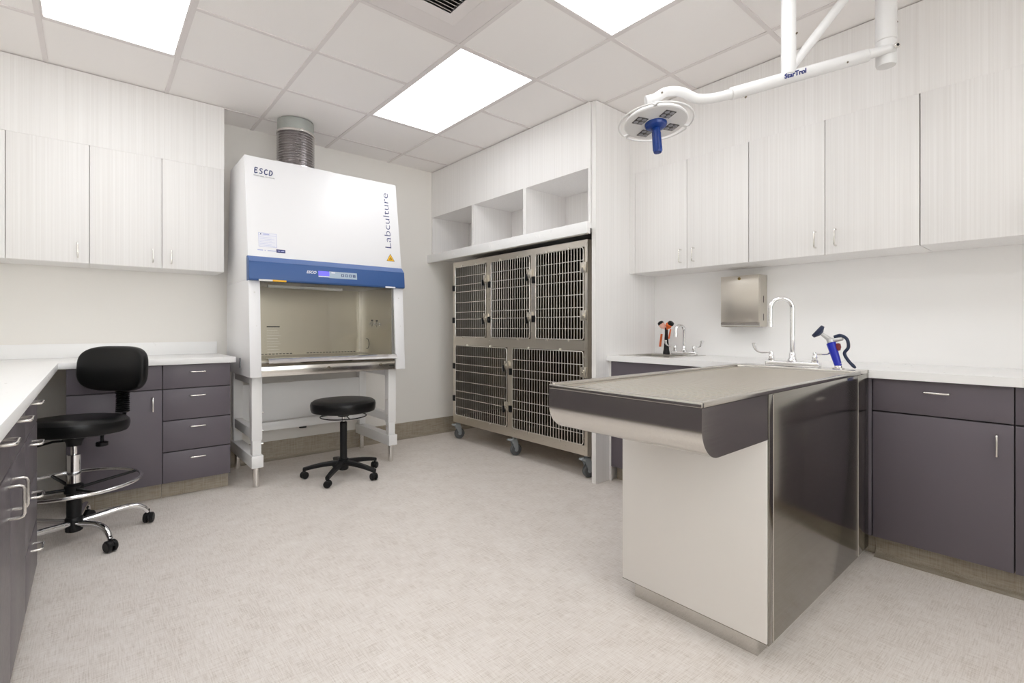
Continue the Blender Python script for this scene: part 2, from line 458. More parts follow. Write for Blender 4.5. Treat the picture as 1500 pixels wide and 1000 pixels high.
# left run (fronts face +x): rz=+90, local x=+Y
LXF = -.196
cabinet('drawer_cabinet', 'grey four-drawer base cabinet at left edge, end of the left counter run', 'cabinet', (LXF, 2.433, 0), PI/2, .49, .55, BZ0, BZ1,
        drawer_fronts(.49), 'lamL', toe=1, side=(.488,))
cabinet('base_cabinet', 'grey two-door base cabinet at the lower left edge of the photo', 'cabinet', (LXF, 1.59, 0), PI/2, .842, .55, BZ0, BZ1,
        door_fronts(.842, 0, 2), 'lamL', toe=1)
cabinet('base_cabinet', 'grey two-door base cabinet of the left run, beyond the left photo edge', 'cabinet', (LXF, .747, 0), PI/2, .842, .55, BZ0, BZ1,
        door_fronts(.842, 0, 2), 'lamL', toe=1)
# right run (fronts face -x)
RX = 2.90
cabinet('base_cabinet', 'grey base cabinet with door and drawer right of the steel exam table', 'cabinet', (RX, .675, 0), -PI/2, .484, .56, BZ0, BZ1,
        door_fronts(.484, .434), 'lamdk', toe=1)
cabinet('base_cabinet', 'grey base cabinet cut off by the right edge of the photo', 'cabinet', (RX, .190, 0), -PI/2, .484, .56, BZ0, BZ1,
        door_fronts(.484, .05), 'lamdk', toe=1)
cabinet('sink_cabinet', 'grey cabinet under the small sink, mostly hidden behind the exam table', 'cabinet', (RX, 2.254, 0), -PI/2, .969, .56, BZ0, BZ1,
        [('false_front', 0, .64, .719, .875, None), ('false_front', .64, .969, .719, .875, None), ('door', 0, .32, .106, .716, ('v', .28, .582)), ('door', .32, .64, .106, .716, ('v', .36, .582)), ('door', .64, .969, .106, .716, ('v', .69, .582))],
        'lamdk', toe=1, top=.74)
cabinet('base_cabinet', 'grey cabinet section hidden directly behind the steel exam table', 'cabinet', (RX, 1.284, 0), -PI/2, .608, .56, BZ0, BZ1,
        [('false_front', 0, .608, .106, .875, None)], 'lamdk', toe=1)
struct('trim_3', B(2.884, 2.90, 2.2555, 2.274, .001, .875), M['lam'])
cove('baseboard_right', 1, 2.947, -.6, .675, .1, -1)

# countertops
ct = thing('countertop', 'white L-shaped countertop along the left and far walls', 'countertop', (-.3, 3.0, .876))
prof = [(XL+.002, -.10), (-.145, -.10), (-.145, 3.848), (.765, 3.848), (.765, YF-.002), (XL+.002, YF-.002)]
bm = BM(); prism(bm, prof, 2, .8765, .914, bev=.0015)
obj('slab', bm, M['white'], ct, world=True)
obj('backsplash', B(XL+.02, .755, YF-.022, YF-.002, .9145, 1.008, bev=.001), M['white'], ct, world=True)
obj('backsplash', B(XL+.002, XL+.02, -.10, YF-.022, .9145, 1.008, bev=.001), M['white'], ct, world=True)
obj('support_rail', B(XL+.002, -.115, YF-.06, YF-.03, .78, .876), M['wall_left'], ct, world=True)
cr = thing('countertop', 'white countertop running along the right wall behind the exam table', 'countertop', (3.16, 1.0, .876))
SKX0, SKX1, SKY0, SKY1 = 3.0, 3.26, 1.86, 2.16   # basin opening
bm = BM()
for a in ((2.852, SKX0, -.9, 2.272), (SKX1, XR-.002, -.9, 2.272), (SKX0, SKX1, -.9, SKY0), (SKX0, SKX1, SKY1, 2.272)):
    box(bm, a[0], a[1], a[2], a[3], .8765, .914)
obj('slab', bm, M['white'], cr, world=True, smooth=False)

# small sink
sk = thing('sink', 'small stainless drop-in bar sink in the right counter corner', 'sink', (3.13, 2.0, .914))
bm = BM()
bx = (2.945, 3.40, 1.80, 2.235)
for a in ((bx[0], SKX0, bx[2], bx[3]), (SKX1, bx[1], bx[2], bx[3]), (SKX0, SKX1, bx[2], SKY0), (SKX0, SKX1, SKY1, bx[3])):
    box(bm, a[0], a[1], a[2], a[3], .9145, .9175)
obj('rim', bm, M['steelx'], sk, world=True, smooth=False)
bm = BM(); t = .002; x0, x1, y0, y1 = SKX0+.002, SKX1-.002, SKY0+.002, SKY1-.002
for a in ((x0, x0+t, y0, y1), (x1-t, x1, y0, y1), (x0, x1, y0, y0+t), (x0, x1, y1-t, y1)): box(bm, *a, .76, .917)
box(bm, x0, x1, y0, y1, .757, .76)
obj('basin', bm, M['steel'], sk, world=True, smooth=False)
bm = BM(); cyl(bm, (3.13, 2.01, .76), (3.13, 2.01, .763), .035); obj('drain', bm, M['chrome'], sk, world=True)

def wing_lever(base, direction, L=.085, s=1.):
    """chrome wrist-blade lever: valve bonnet, thin stem, upturned paddle"""
    b = BM(); p = Vector(base); d = Vector(direction).normalized()
    lathe(b, [(.017*s, 0), (.017*s, .008*s), (.012*s, .014*s), (.014*s, .026*s), (.010*s, .032*s), (.010*s, .046*s), (.007*s, .05*s), (0, .052*s)], 20, Matrix.Translation(p))
    z = Vector((0, 0, 1)); q = p+z*.041*s
    path = smooth_path([q, q+d*L*.35*s, q+d*L*.62*s, q+d*L*.85*s+z*.012*s, q+d*L*.98*s+z*.034*s, q+d*L*s+z*.052*s], 5)
    n = len(path); rr = [(.0055+.0115*max(0, (i/(n-1)-.45)/.55))*s for i in range(n)]; rr[-1] *= .5
    tube(b, path, rr, 10, flat=.8)
    return b

def faucet(label, loc, rz, s, neck, height, reach, name='faucet', levers=((0, 1, 0), (0, -1, 0)), half=.1, rad=.011, down=.03):
    t = thing(name, label, 'faucet', loc, rz)
    b = BM(); box(b, -.024*s, .024*s, -half-.025, half+.025, 0, .026*s, bev=.006*s, seg=3)
    obj('deck', b, M['chrome'], t)
    b = BM(); lathe(b, [(.024*s, 0), (.024*s, .008), (.017*s, .018*s), (.016*s, .04*s), (.011*s, .05*s)], 24, Matrix.Translation((0, 0, .026*s)))
    obj('collar', b, M['chrome'], t)
    R = reach/2; d = Vector((neck[0], neck[1], 0)).normalized(); z0 = .06*s
    pts = [Vector((0, 0, z0)), Vector((0, 0, (height-R)*.5)), Vector((0, 0, height-R))]
    for k in range(1, 15):
        a = PI*k/14*1.03; pts.append(Vector((0, 0, height-R))+d*R*(1-math.cos(a))+Vector((0, 0, 1))*R*math.sin(a))
    last = pts[-1]; dirv = (pts[-1]-pts[-2]).normalized(); pts.append(last+dirv*down*s) 
    b = BM(); tube(b, pts, rad*s, 14)
    sp = obj('spout', b, M['chrome'], t)
    b = BM(); cyl(b, pts[-1]-dirv*.012, pts[-1]+dirv*.018*s, rad*1.25*s, seg=18, bev=.001); obj('aerator', b, M['chrome'], sp)
    for sy, d in zip((half, -half), levers):
        obj('lever_handle', wing_lever((0, sy, .026*s), d, s=s), M['chrome'], t)
    return t
faucet('small chrome gooseneck faucet with wing levers at the small sink', (3.345, 1.940, .918), 0, .9, (-.9, .35), .215, .075,
       levers=((-1, .8, 0), (-.2, -1, 0)), half=.075, rad=.0135)

# eyewash stand at small sink
ew = thing('eyewash_stand', 'small black stand holding two orange and black capped heads by the small faucet', 'eyewash', (3.365, 2.102, .9175))
b = BM(); lathe(b, [(.026, 0), (.026, .006), (.021, .03), (.016, .09), (.012, .15), (.012, .20), (0, .203)], 20)
obj('stand', b, M['bplast'], ew)
for s, mm in ((1, 'peach'), (-1, 'orange')):
    b = BM(); c = Vector((-.012, s*.027, .215))
    tube(b, smooth_path([(0, 0, .185), (-.004, s*.014, .197), tuple(c)], 4), .009, 10)
    lathe(b, [(.006, -.024), (.019, -.016), (.023, 0), (.021, .016), (0, .02)], 18, Matrix.Translation(c) @ Matrix.Rotation(-s*.5, 4, 'X') @ Matrix.Rotation(-.5, 4, 'Y'))
    h = obj('spray_head', b, M[mm], ew)
    b = BM(); lathe(b, [(.022, 0), (.024, .010), (.021, .022), (.010, .028), (0, .029)], 18, Matrix.Translation(c+Vector((.004, s*.010, .008))) @ Matrix.Rotation(-s*.6, 4, 'X'))
    obj('dust_cap', b, M['bplast'], h)
b = BM(); box(b, -.012, .012, -.003, .003, 0, .10, bev=.002, mat=Matrix.Translation((-.012, .048, .052)) @ Matrix.Rotation(.14, 4, 'X'))
obj('orange_tag', b, M['orange'], ew)
b = BM(); box(b, -.008, .008, -.003, .003, 0, .075, bev=.002, mat=Matrix.Translation((-.014, -.030, .115)) @ Matrix.Rotation(.2, 4, 'X'))
obj('orange_tag', b, M['orange'], ew)
b = BM(); tube(b, smooth_path([(-.012, .033, .20), (-.012, .040, .18), (-.012, .038, .145)], 5), .002, 6); obj('cord', b, M['frosted'], ew)

# ------------------------------------------------------------------ paper towel dispenser
td = thing('towel_dispenser', 'stainless steel paper towel dispenser with round lock on the right wall', 'towel dispenser', (3.40, 1.53, 1.12))
TX, TY0, TY1, TZ0, TZ1 = 3.345, 1.40, 1.665, 1.135, 1.472
obj('housing', B(TX+.012, XR-.001, TY0, TY1, TZ0-.012, TZ1, bev=.003), M['towel'], td, world=True)
dr = obj('door', B(TX, TX+.0115, TY0+.003, TY1-.003, TZ0+.02, TZ1-.002, bev=.003), M['towel'], td, world=True)
b = BM(); cyl(b, (TX-.004, (TY0+TY1)/2, TZ1-.022), (TX, (TY0+TY1)/2, TZ1-.022), .010, seg=20, bev=.001)
lk = obj('lock', b, plain('brass_lock', (.30, .22, .08), .35, 1.), dr, world=True)
obj('keyhole', B(TX-.005, TX-.0038, (TY0+TY1)/2-.0015, (TY0+TY1)/2+.0015, TZ1-.027, TZ1-.017), M['dark'], lk, world=True)
b = BM(); prism(b, [(TX+.001, TZ0+.018), (TX+.012, TZ0+.018), (TX+.03, TZ0-.012), (TX+.02, TZ0-.012), (TX+.004, TZ0)], 1, TY0+.003, TY1-.003)
obj('front_lip', b, M['steelx'], td, world=True)
obj('towel_slot', B(TX+.028, XR-.03, TY0+.02, TY1-.02, TZ0-.0135, TZ0-.0121), M['dark'], td, world=True)
for z0, z1 in ((1.285, 1.33), (1.165, 1.21)):
    obj('sight_slot', B(XR-.066, XR-.060, TY0-.0015, TY0-.0002, z0, z1), M['dark'], td, world=True)

# ------------------------------------------------------------------ exam / tub table
tb = thing('exam_table', 'stainless steel peninsula exam table with overhanging rounded basin', 'exam table', (2.2, .975, 0))
X0, X1, Y0, Y1 = 1.262, 2.848, .68, 1.268
R = .092
arc = [(X0+R-R*math.cos(a), .75+R-R*math.sin(a)) for a in [PI/2*k/10 for k in range(11)]]
b = BM(); prism(b, [(X0, .8985)]+arc+[(1.688, .75), (1.688, .8985)], 1, Y0, Y1)
obj('overhanging_basin', b, M['steelx'], tb, world=True)
# side panel strips
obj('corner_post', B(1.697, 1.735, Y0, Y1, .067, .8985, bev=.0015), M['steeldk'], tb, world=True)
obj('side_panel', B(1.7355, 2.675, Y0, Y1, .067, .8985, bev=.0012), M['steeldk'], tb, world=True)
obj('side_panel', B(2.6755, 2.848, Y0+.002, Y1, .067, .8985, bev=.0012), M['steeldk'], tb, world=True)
obj('front_panel', B(1.6895, 1.6965, Y0+.004, 1.262, .075, .7495, bev=.001), plain('table_front_cream', (.80, .775, .745), .4), tb, world=True)
b = BM()
for xx in (1.7355, 2.6755):
    cyl(b, (xx, Y0+.0004, .069), (xx, Y0+.0006, .894), .0012, seg=8)
obj('seam_bead', b, M['wire'], tb, world=True)
obj('toe_base', B(1.722, 2.80, .727, 1.223, .001, .0665), M['steelx'], tb, world=True, smooth=False)
# rim: edge bands round the tray
RB = 2.715
b = BM()
box(b, X0, X0+.012, Y0, Y1, .899, .915, bev=.002); box(b, X0+.012, RB, Y0, Y0+.012, .899, .915, bev=.002)
box(b, X0+.012, RB, Y1-.014, Y1, .899, .919, bev=.003); box(b, RB, X1, Y0, Y1, .899, .9155, bev=.002)
obj('rim', b, M['steelx'], tb, world=True)
b = BM(); box(b, X0+.0125, RB-.0005, Y0+.0125, Y1-.0145, .8988, .9030)
obj('tray', b, streaks('tray_steel', (.66, .645, .615), (.74, .725, .70), (200, 5, 200), .42, 1., rvar=.03), tb, world=True, smooth=False)
b = BM()
n = 46
for k in range(n):
    x = X0+.05+k*(RB-X0-.09)/(n-1)
    box(b, x, x+.006, Y0+.035, Y1-.035, .9031, .9044)
for y in (Y0+.03, Y1-.036): box(b, X0+.045, RB-.03, y, y+.006, .9031, .9064)
obj('tray_grate', b, M['towel'], tb, world=True, smooth=False)
text('blue_marking', 'VSSI', .020, M['navy'], tb, frame_m((2.52, Y0-.0006, .8835), (1, 0, 0), (0, 0, 1)), shear=.2, sx=2.2, ext=.0002)

# tall faucet on the table's rear ledge
faucet('tall chrome gooseneck faucet with wing levers behind the exam table', (2.79, 1.0, .916), 0, 1.0, (-.5, .72), .356, .105,
       levers=((-.25, 1, 0), (.62, -.8, 0)), half=.105, rad=.0115, down=.075)

# blue sprayer
sp = thing('hose_sprayer', 'blue-gripped hand sprayer with round nozzle standing on the table ledge', 'sprayer', (2.785, .790, .916))
sp.location = (2.785, .790, .916)
b = BM(); lathe(b, [(.026, 0), (.026, .005), (.018, .008), (.016, .016)], 22); obj('base_fitting', b, M['nickel'], sp)
ax = Vector((.05, .30, 1)).normalized(); g0 = Vector((0, .0, .014)); g1 = g0+ax*.118
b = BM(); cyl(b, g0, g1, .016, .021, 22, bev=.003); obj('grip', b, M['blue'], sp)
b = BM(); k0 = g1; cyl(b, k0-ax*.002, k0+ax*.022, .016, .016, 20, bev=.004)
hd = Vector((-.25, .72, .62)).normalized(); k1 = k0+ax*.016
cyl(b, k1-hd*.012, k1+hd*.05, .013, .008, 18, bev=.002)
cyl(b, k1-hd*.008, k1+Vector((.1, -1, .15)).normalized()*.055, .012, .010, 16, bev=.002)
obj('valve_body', b, plain('cast_aluminium', (.62, .62, .62), .4, .7), sp)
nz = k1+hd*.05
b = BM(); cyl(b, nz-hd*.004, nz+hd*.006, .012, .030, 24); cyl(b, nz+hd*.006, nz+hd*.024, .035, .034, 28, bev=.003); obj('nozzle', b, M['rubber'], sp)
hp = smooth_path([k1+Vector((0, -.018, .014)), k1+Vector((0, -.045, .022)), k1+Vector((0, -.072, .004)), k1+Vector((0, -.078, -.035)), k1+Vector((0, -.062, -.065)),
                  k1+Vector((0, -.078, -.10)), k1+Vector((0, -.108, -.135))], 7)
b = BM(); tube(b, hp, [.0075]*(len(hp)-4)+[.008, .008, .007, .004], 10); obj('lever', b, M['rubber'], sp)
b = BM(); tube(b, [k1+Vector((0, -.072, -.085)), g0+Vector((-.01, -.012, .012))], .0015, 6); obj('wire_clip', b, M['frosted'], sp)
b = BM(); lathe(b, [(0, -.02), (.010, -.016), (.013, 0), (.010, .016), (0, .02)], 16, Matrix.Translation(k1+Vector((0, -.035, -.035)))); obj('red_cap', b, M['red'], sp)

# ------------------------------------------------------------------ cage bank
cg = thing('cage_bank', 'stainless steel animal cage bank on casters with five barred doors', 'cage', (3.1, 3.25, 0))
CX, CXB = 2.76, 3.43; CY0, CY1, CZ0, CZ1 = 2.374, 4.128, .175, 1.765
ups = [(4.088, 3.586), (3.512, 2.988), (2.924, 2.402)]; los = [(4.082, 3.285), (3.215, 2.404)]
UZa, UZb, LZa, LZb = 1.022, 1.716, .248, .946
b = fb = BM(); f0, f1 = CX, CX+.016
box(b, f0, f1, CY0, CY1, UZb, CZ1); box(b, f0, f1, CY0, CY1, LZb, UZa); box(b, f0, f1, CY0, CY1, CZ0, LZa)
for lst, a, c in ((ups, UZa, UZb), (los, LZa, LZb)):
    e = [CY1]+[v for p in lst for v in p]+[CY0]
    for i in range(0, len(e), 2): box(b, f0, f1, e[i+1], e[i], a, c)

obj('side_wall', B(f1, CXB, CY0, CY0+.02, CZ0, CZ1, bev=.002), M['cage'], cg, world=True)
obj('side_wall', B(f1, CXB, CY1-.02, CY1, CZ0, CZ1, bev=.002), M['cage'], cg, world=True)
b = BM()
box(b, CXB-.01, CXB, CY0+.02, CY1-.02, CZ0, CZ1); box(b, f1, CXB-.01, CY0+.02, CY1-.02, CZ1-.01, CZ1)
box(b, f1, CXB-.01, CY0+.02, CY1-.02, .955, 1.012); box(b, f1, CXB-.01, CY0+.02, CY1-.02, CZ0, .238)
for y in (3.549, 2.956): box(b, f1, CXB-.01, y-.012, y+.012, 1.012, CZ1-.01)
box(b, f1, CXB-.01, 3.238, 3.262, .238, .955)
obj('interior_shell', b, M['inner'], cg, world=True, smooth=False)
obj('lower_rail', B(f1, CXB, CY0, CY1, CZ0-.006, CZ0-.0005), M['cage'], cg, world=True)
# rivets and punched dots, pattern of the face sheet
b = fb
for y in [CY1-.02, 3.55, 2.955, CY0+.02]:
    for z in (1.735, 1.60, 1.38, 1.08, 1.0, .97, .90, .6, .3, .21):
        for s in (-.012, .012):
            cyl(b, (CX, y+s, z), (CX-.002, y+s, z), .004, seg=8)
for k in range(14): cyl(b, (CX, CY0+.1+k*.12, .212), (CX-.001, CY0+.1+k*.12, .212), .0045, seg=8)
obj('face_frame', fb, M['cage'], cg, world=True)
frac = [.14, .26, .36, .51, .65, .75, .88]
for row, lst, a, c in (('u', ups, UZa, UZb), ('l', los, LZa, LZb)):
    for (y1, y0) in lst:
        b = BM(); xw = CX-.007; m_ = .006; cr_ = .02
        ya, yb, za, zb = y0+m_, y1-m_, a+m_, c-m_
        pts = []
        for cy, cz, a0 in ((yb-cr_, zb-cr_, 0), (ya+cr_, zb-cr_, PI/2), (ya+cr_, za+cr_, PI), (yb-cr_, za+cr_, 3*PI/2)):
            for k in range(5):
                t_ = a0+PI/2*k/4; pts.append((xw, cy+cr_*math.cos(t_), cz+cr_*math.sin(t_)))
        tube(b, pts, .0042, 8, closed=True)
        nb = round((yb-ya)/.0305)
        for k in range(1, nb):
            y = ya+(yb-ya)*k/nb; cyl(b, (xw, y, za), (xw, y, zb), .0034, seg=6)
        for fr in frac:
            z = zb-(zb-za)*fr; cyl(b, (xw-.004, ya, z), (xw-.004, yb, z), .003, seg=6)
        d = obj('door', b, M['wire'], cg, world=True)
        for fz in (.30, .76):
            z = c-(c-a)*fz
            obj('hinge', B(CX-.018, CX-.0005, y1+.004, y1+.034, z-.028, z+.028, bev=.002), M['bplast'], d, world=True, label='black door hinge block')
        for fz in (.27, .78):
            z = c-(c-a)*fz; b = BM()
            box(b, CX-.014, CX-.0005, y0-.026, y0+.028, z-.006, z+.07, bev=.002)
            box(b, CX-.022, CX-.014, y0-.012, y0+.020, z+.01, z+.05, bev=.002)
            cyl(b, (CX-.03, y0+.002, z+.03), (CX-.014, y0+.002, z+.03), .006, seg=10)
            lt = obj('latch', b, M['cage'], d, world=True)
            if y0 > 2.6: obj('latch_grip', B(CX-.026, CX-.014, y0+.022, y0+.044, z-.024, z+.03, bev=.003), M['bplast'], lt, world=True)
        for f in (.3, .75):
            for zz in (c-.008, a-.010):
                obj('door_clip', B(CX-.014, CX-.0005, y0+(y1-y0)*f-.004, y0+(y1-y0)*f+.004, zz, zz+.018, bev=.001), M['wire'], d, world=True)
# casters
def caster(parent, x, y, mg='cgrey', mw='wheel', ang=0.):
    T = Matrix.Translation((x, y, 0)) @ Matrix.Rotation(ang, 4, 'Z')
    b = BM()
    cyl(b, (0, 0, .150), (0, 0, .168), .012, seg=12); box(b, -.026, .026, -.022, .022, .135, .152, bev=.004)
    for s in (-1, 1): prism(b, [(-.026, .140), (.026, .140), (.034, .120), (.038, .062), (.030, .045), (.016, .045), (-.012, .100)], 1, s*.020-.003, s*.020+.003)
    prism(b, [(-.056, .138), (-.050, .150), (.028, .153), (.030, .112), (.008, .108), (-.020, .132)], 1, -.0225, .0225, bev=.003)
    b.transform(T); f = obj('caster', b, M[mg], parent, world=True)
    b = BM(); lathe(b, [(.010, -.016), (.044, -.016), (.051, -.010), (.053, 0), (.051, .010), (.044, .016), (.010, .016)], 28, Matrix.Translation((.022, 0, .054)) @ Matrix.Rotation(PI/2, 4, 'X'))
    b.transform(T); w = obj('wheel', b, M[mw], f, world=True)
    b = BM(); lathe(b, [(0, -.018), (.018, -.018), (.018, .018), (0, .018)], 20, Matrix.Translation((.022, 0, .054)) @ Matrix.Rotation(PI/2, 4, 'X'))
    b.transform(T); obj('hub', b, M[mg], w, world=True)
for cx in (2.80, 3.36):
    for cy in (4.115, 3.25, 2.42): caster(cg, cx, cy, ang=-.25)

# ------------------------------------------------------------------ biosafety cabinet on its stand
BX0, BX1 = .813, 1.973
st = thing('cabinet_stand', 'white steel stand with four adjustable legs under the fume hood', 'stand', (1.39, 4.1, 0))
for lx in (.846, 1.873):
    for ly in (3.762, 4.345):
        b = BM(); box(b, lx, lx+.067, ly, ly+.067, .328, .7745, bev=.003); 
        lg = obj('leg', b, M['pwhite'], st, world=True)
        obj('inner_leg', B(lx+.005, lx+.062, ly+.005, ly+.062, .226, .3275, bev=.002), M['pwhite'], lg, world=True)
        b = BM(); cyl(b, (lx+.034, ly+.03, .001), (lx+.034, ly+.03, .139), .0205, .0225, 22, bev=.003)
        obj('foot', b, M['nickel'], lg, world=True, label='brushed steel levelling foot')
        b = BM()
        for z in (.52, .39, .30):
            s = -1 if lx > 1.3 else 1
            xx = lx if s < 0 else lx+.067
            cyl(b, (xx+(.004 if z == .30 else 0)*(-s), ly+.02, z), (xx+s*.010, ly+.02, z), .006, seg=6)
        obj('bolt', b, M['nickel'], lg, world=True)
    obj('lower_rail', B(lx-.004, lx+.071, 3.745, 4.425, .140, .225, bev=.003), M['pwhite'], st, world=True)
    obj('side_rail', B(lx+.008, lx+.060, 3.8295, 4.3445, .335, .405, bev=.003), M['pwhite'], st, world=True)
    obj('top_rail', B(lx+.01, lx+.057, 3.8295, 4.3445, .715, .7745, bev=.003), M['pwhite'], st, world=True)
obj('cross_beam', B(.9135, 1.8725, 4.28, 4.342, .288, .352, bev=.003), M['pwhite'], st, world=True)
obj('back_plate', B(.9135, 1.8725, 4.35, 4.366, .3525, .662, bev=.002), M['pwhite'], st, world=True)
b = BM(); cyl(b, (1.36, 4.31, .286), (1.36, 4.31, .272), .03, seg=16); obj('cable_clip', b, M['bplast'], st, world=True)

bs = thing('biosafety_cabinet', 'tall white fume hood with blue control band and glass front', 'fume hood', (1.39, 4.05, .776))
def fy(z):   # front plane of upper body
    return 3.83-(2.33-z)*(.105/.72)
b = BM(); prism(b, [(fy(2.33), 2.33), (fy(1.45), 1.45), (4.40, 1.45), (4.275, 2.325)], 0, BX0, BX1, bev=.004)
obj('upper_housing', b, M['bwhite'], bs, world=True)
def py(z): return 3.662+(z-.778)*(.045/.672)
for a, c in ((BX0, .885), (1.892, BX1)):
    b = BM(); prism(b, [(py(1.4495), 1.4495), (py(.778), .778), (4.42, .778), (4.40, 1.4495)], 0, a, c, bev=.003)
    sd = obj('side_pillar', b, M['bwhite'], bs, world=True)
    cxm = (a+c)/2; b = BM()
    cyl(b, (cxm, py(1.36)-.0012, 1.36), (cxm, py(1.36)+.002, 1.36), .006, seg=12); cyl(b, (cxm+.01, py(1.13)-.0012, 1.13), (cxm+.01, py(1.13)+.002, 1.13), .004, seg=12)
    obj('screw_cap', b, M['frosted'], sd, world=True)
# lower box, skirt
obj('base_box', B(.8855, 1.8915, 3.70, 4.415, .7785, .875), M['bwhite'], bs, world=True)
obj('front_skirt', B(.8855, 1.8915, 3.672, 3.699, .7785, .848, bev=.002), M['steelx'], bs, world=True)
b = BM()
for x, z in ((1.345, .822), (1.76, .822)): cyl(b, (x, 3.672, z), (x, 3.664, z), .009, seg=14)
obj('skirt_knob', b, M['inner'], bs, world=True)
obj('black_badge', B(1.835, 1.875, 3.6712, 3.6719, .808, .816), M['dark'], bs, world=True)
obj('shadow_channel', B(.8855, 1.8915, 3.694, 3.70, .849, .872), M['inner'], bs, world=True)
b = BM(); prism(b, [(3.640, .868), (3.632, .874), (3.634, .884), (3.655, .903), (3.70, .905), (3.70, .899), (3.66, .896), (3.645, .880)], 0, .925, 1.888)
obj('arm_rest', b, M['chrome'], bs, world=True)
obj('work_tray', B(.8855, 1.8915, 3.70, 4.349, .8755, .889), M['bscsteel'], bs, world=True)
obj('rear_wall', B(.8855, 1.8915, 4.35, 4.362, .8755, 1.4495), M['bscsteel'], bs, world=True)
for a, c in ((.8855, .890), (1.887, 1.8915)): obj('inner_side_wall', B(a, c, 3.74, 4.3495, .8895, 1.4495), M['bscsteel'], bs, world=True)
obj('corner_post', B(1.862, 1.8865, 4.325, 4.3495, .8895, 1.4495), M['nickel'], bs, world=True)
b = BM()
for k in range(34):
    x = .91+k*.0275
    if 14 <= k <= 17: continue
    box(b, x, x+.018, 4.3475, 4.3497, .897, .904)
obj('grille_slot', b, M['dark'], bs, world=True)
# sash pane
b = BM(); prism(b, [(py(1.449)+.012, 1.449), (py(.906)+.012, .906), (py(.906)+.017, .906), (py(1.449)+.017, 1.449)], 0, .887, 1.8905)
obj('sash_glass', b, M['glass'], bs, world=True)
# sticker with lines on the glass
b = BM(); mt = frame_m((.925, py(1.12)+.0115, 1.12), (1, 0, 0), (0, .067, 1))
box(b, 0, .085, 0, .008, 0, .0004, mat=mt, mi=0)
for k in range(9):
    box(b, 0, .07+.01*((k*7) % 3), -.022-.019*k, -.0205-.019*k, 0, .0003, mat=mt, mi=1)
obj('notice_sticker', b, [M['dark'], M['frosted']], bs, world=True)
# valves on inner right wall
for yv, zv in ((4.02, 1.15), (3.93, 1.145)):
    b = BM(); cyl(b, (1.8865, yv, zv), (1.872, yv, zv), .013, seg=16, bev=.001); cyl(b, (1.872, yv, zv), (1.835, yv, zv), .006, seg=10)
    cyl(b, (1.848, yv, zv-.024), (1.848, yv, zv+.024), .005, seg=10); cyl(b, (1.835, yv, zv), (1.823, yv, zv), .010, seg=12, bev=.002)
    vv = obj('service_valve', b, M['chrome'], bs, world=True)
    b = BM(); cyl(b, (1.848, yv, zv+.024), (1.848, yv, zv+.036), .009, seg=10); obj('valve_knob', b, M['bplast'], vv, world=True)
b = BM(); ring(b, (0, 0, 0), .045, .003, -PI*.6, PI*.6, n=20, seg=8, mat=Matrix.Translation((1.872, 4.18, .975)) @ Matrix.Rotation(PI/2, 4, 'Y') @ Matrix.Rotation(PI*1.5, 4, 'Z'))
obj('power_cord', b, M['bplast'], bs, world=True)
b = BM(); box(b, .96, 1.00, 3.80, 3.82, 1.405, 1.425); cyl(b, (1.0, 3.81, 1.415), (1.50, 3.81, 1.415), .012, seg=12)
obj('inner_lamp', b, M['frosted'], bs, world=True)
obj('red_label', B(1.80, 1.87, 3.72, 3.74, .8892, .8902), M['red'], bs, world=True)
# control band
BN = [(fy(1.612)+.002, 1.612), (3.685, 1.572), (3.672, 1.452), (3.678, 1.441), (3.75, 1.441), (fy(1.612)+.03, 1.612)]
b = BM(); prism(b, BN, 0, BX0-.003, BX1+.003, bev=.003)
bd = obj('control_band', b, [M['band']], bs, world=True)
b = BM(); prism(b, [(BN[0][0]-.0012, BN[0][1]), (BN[1][0]-.0012, BN[1][1]), (BN[1][0]+.0008, BN[1][1]), (BN[0][0]+.0008, BN[0][1])], 0, BX0+.001, BX1-.001)
obj('chamfer_strip', b, M['band2'], bd, world=True, label='lighter blue bevel strip')
up = Vector((0, .013, .12)).normalized()
def bandpt(x, z, off=.0008): return (x, 3.685-(1.572-z)*(.013/.12)-off, z)
FMb = lambda x, z, off=.0008: frame_m(bandpt(x, z, off), (1, 0, 0), up)
b = BM(); box(b, 0, .214, 0, .050, -.001, 0, mat=FMb(1.352, 1.488)); kp = obj('keypad', b, M['silver'], bd, world=True)
b = BM(); box(b, 0, .080, 0, .034, -.001, .0006, mat=FMb(1.272, 1.502)); obj('display', b, M['lcd'], bd, world=True, label='lit violet-blue display')
b = BM(); box(b, 0, .080, 0, .008, -.001, .0006, mat=FMb(1.272, 1.492)); obj('display_strip', b, M['paper'], bd, world=True)
b = BM()
for k in range(4): 
    x = 1.443+k*.030
    for q in ((0, .020, 0, .004), (0, .020, .016, .020), (0, .004, 0, .020), (.016, .020, 0, .020)): box(b, *q, 0, .0012, mat=FMb(x, 1.503))
    if k == 3: box(b, .004, .016, .008, .012, 0, .0012, mat=FMb(x, 1.503))
obj('keypad_button', b, M['navy'], kp, world=True)
b = BM(); box(b, 0, .028, 0, .010, 0, .001, mat=FMb(1.368, 1.524)); obj('keypad_badge', b, M['paper'], kp, world=True)
text('logo', 'ESCO', .028, M['paper'], bd, FMb(1.186, 1.513, .001), shear=.3, offset=.0008, ext=.0004)
for a, c, mm in ((.868, .955, 'frosted'), (.955, 1.045, 'yellow'), (1.80, 1.885, 'paper')):
    b = BM(); box(b, a, c, 3.6635, 3.6725, 1.437, 1.4495, bev=.0008); obj('edge_label', b, M[mm], bd, world=True)
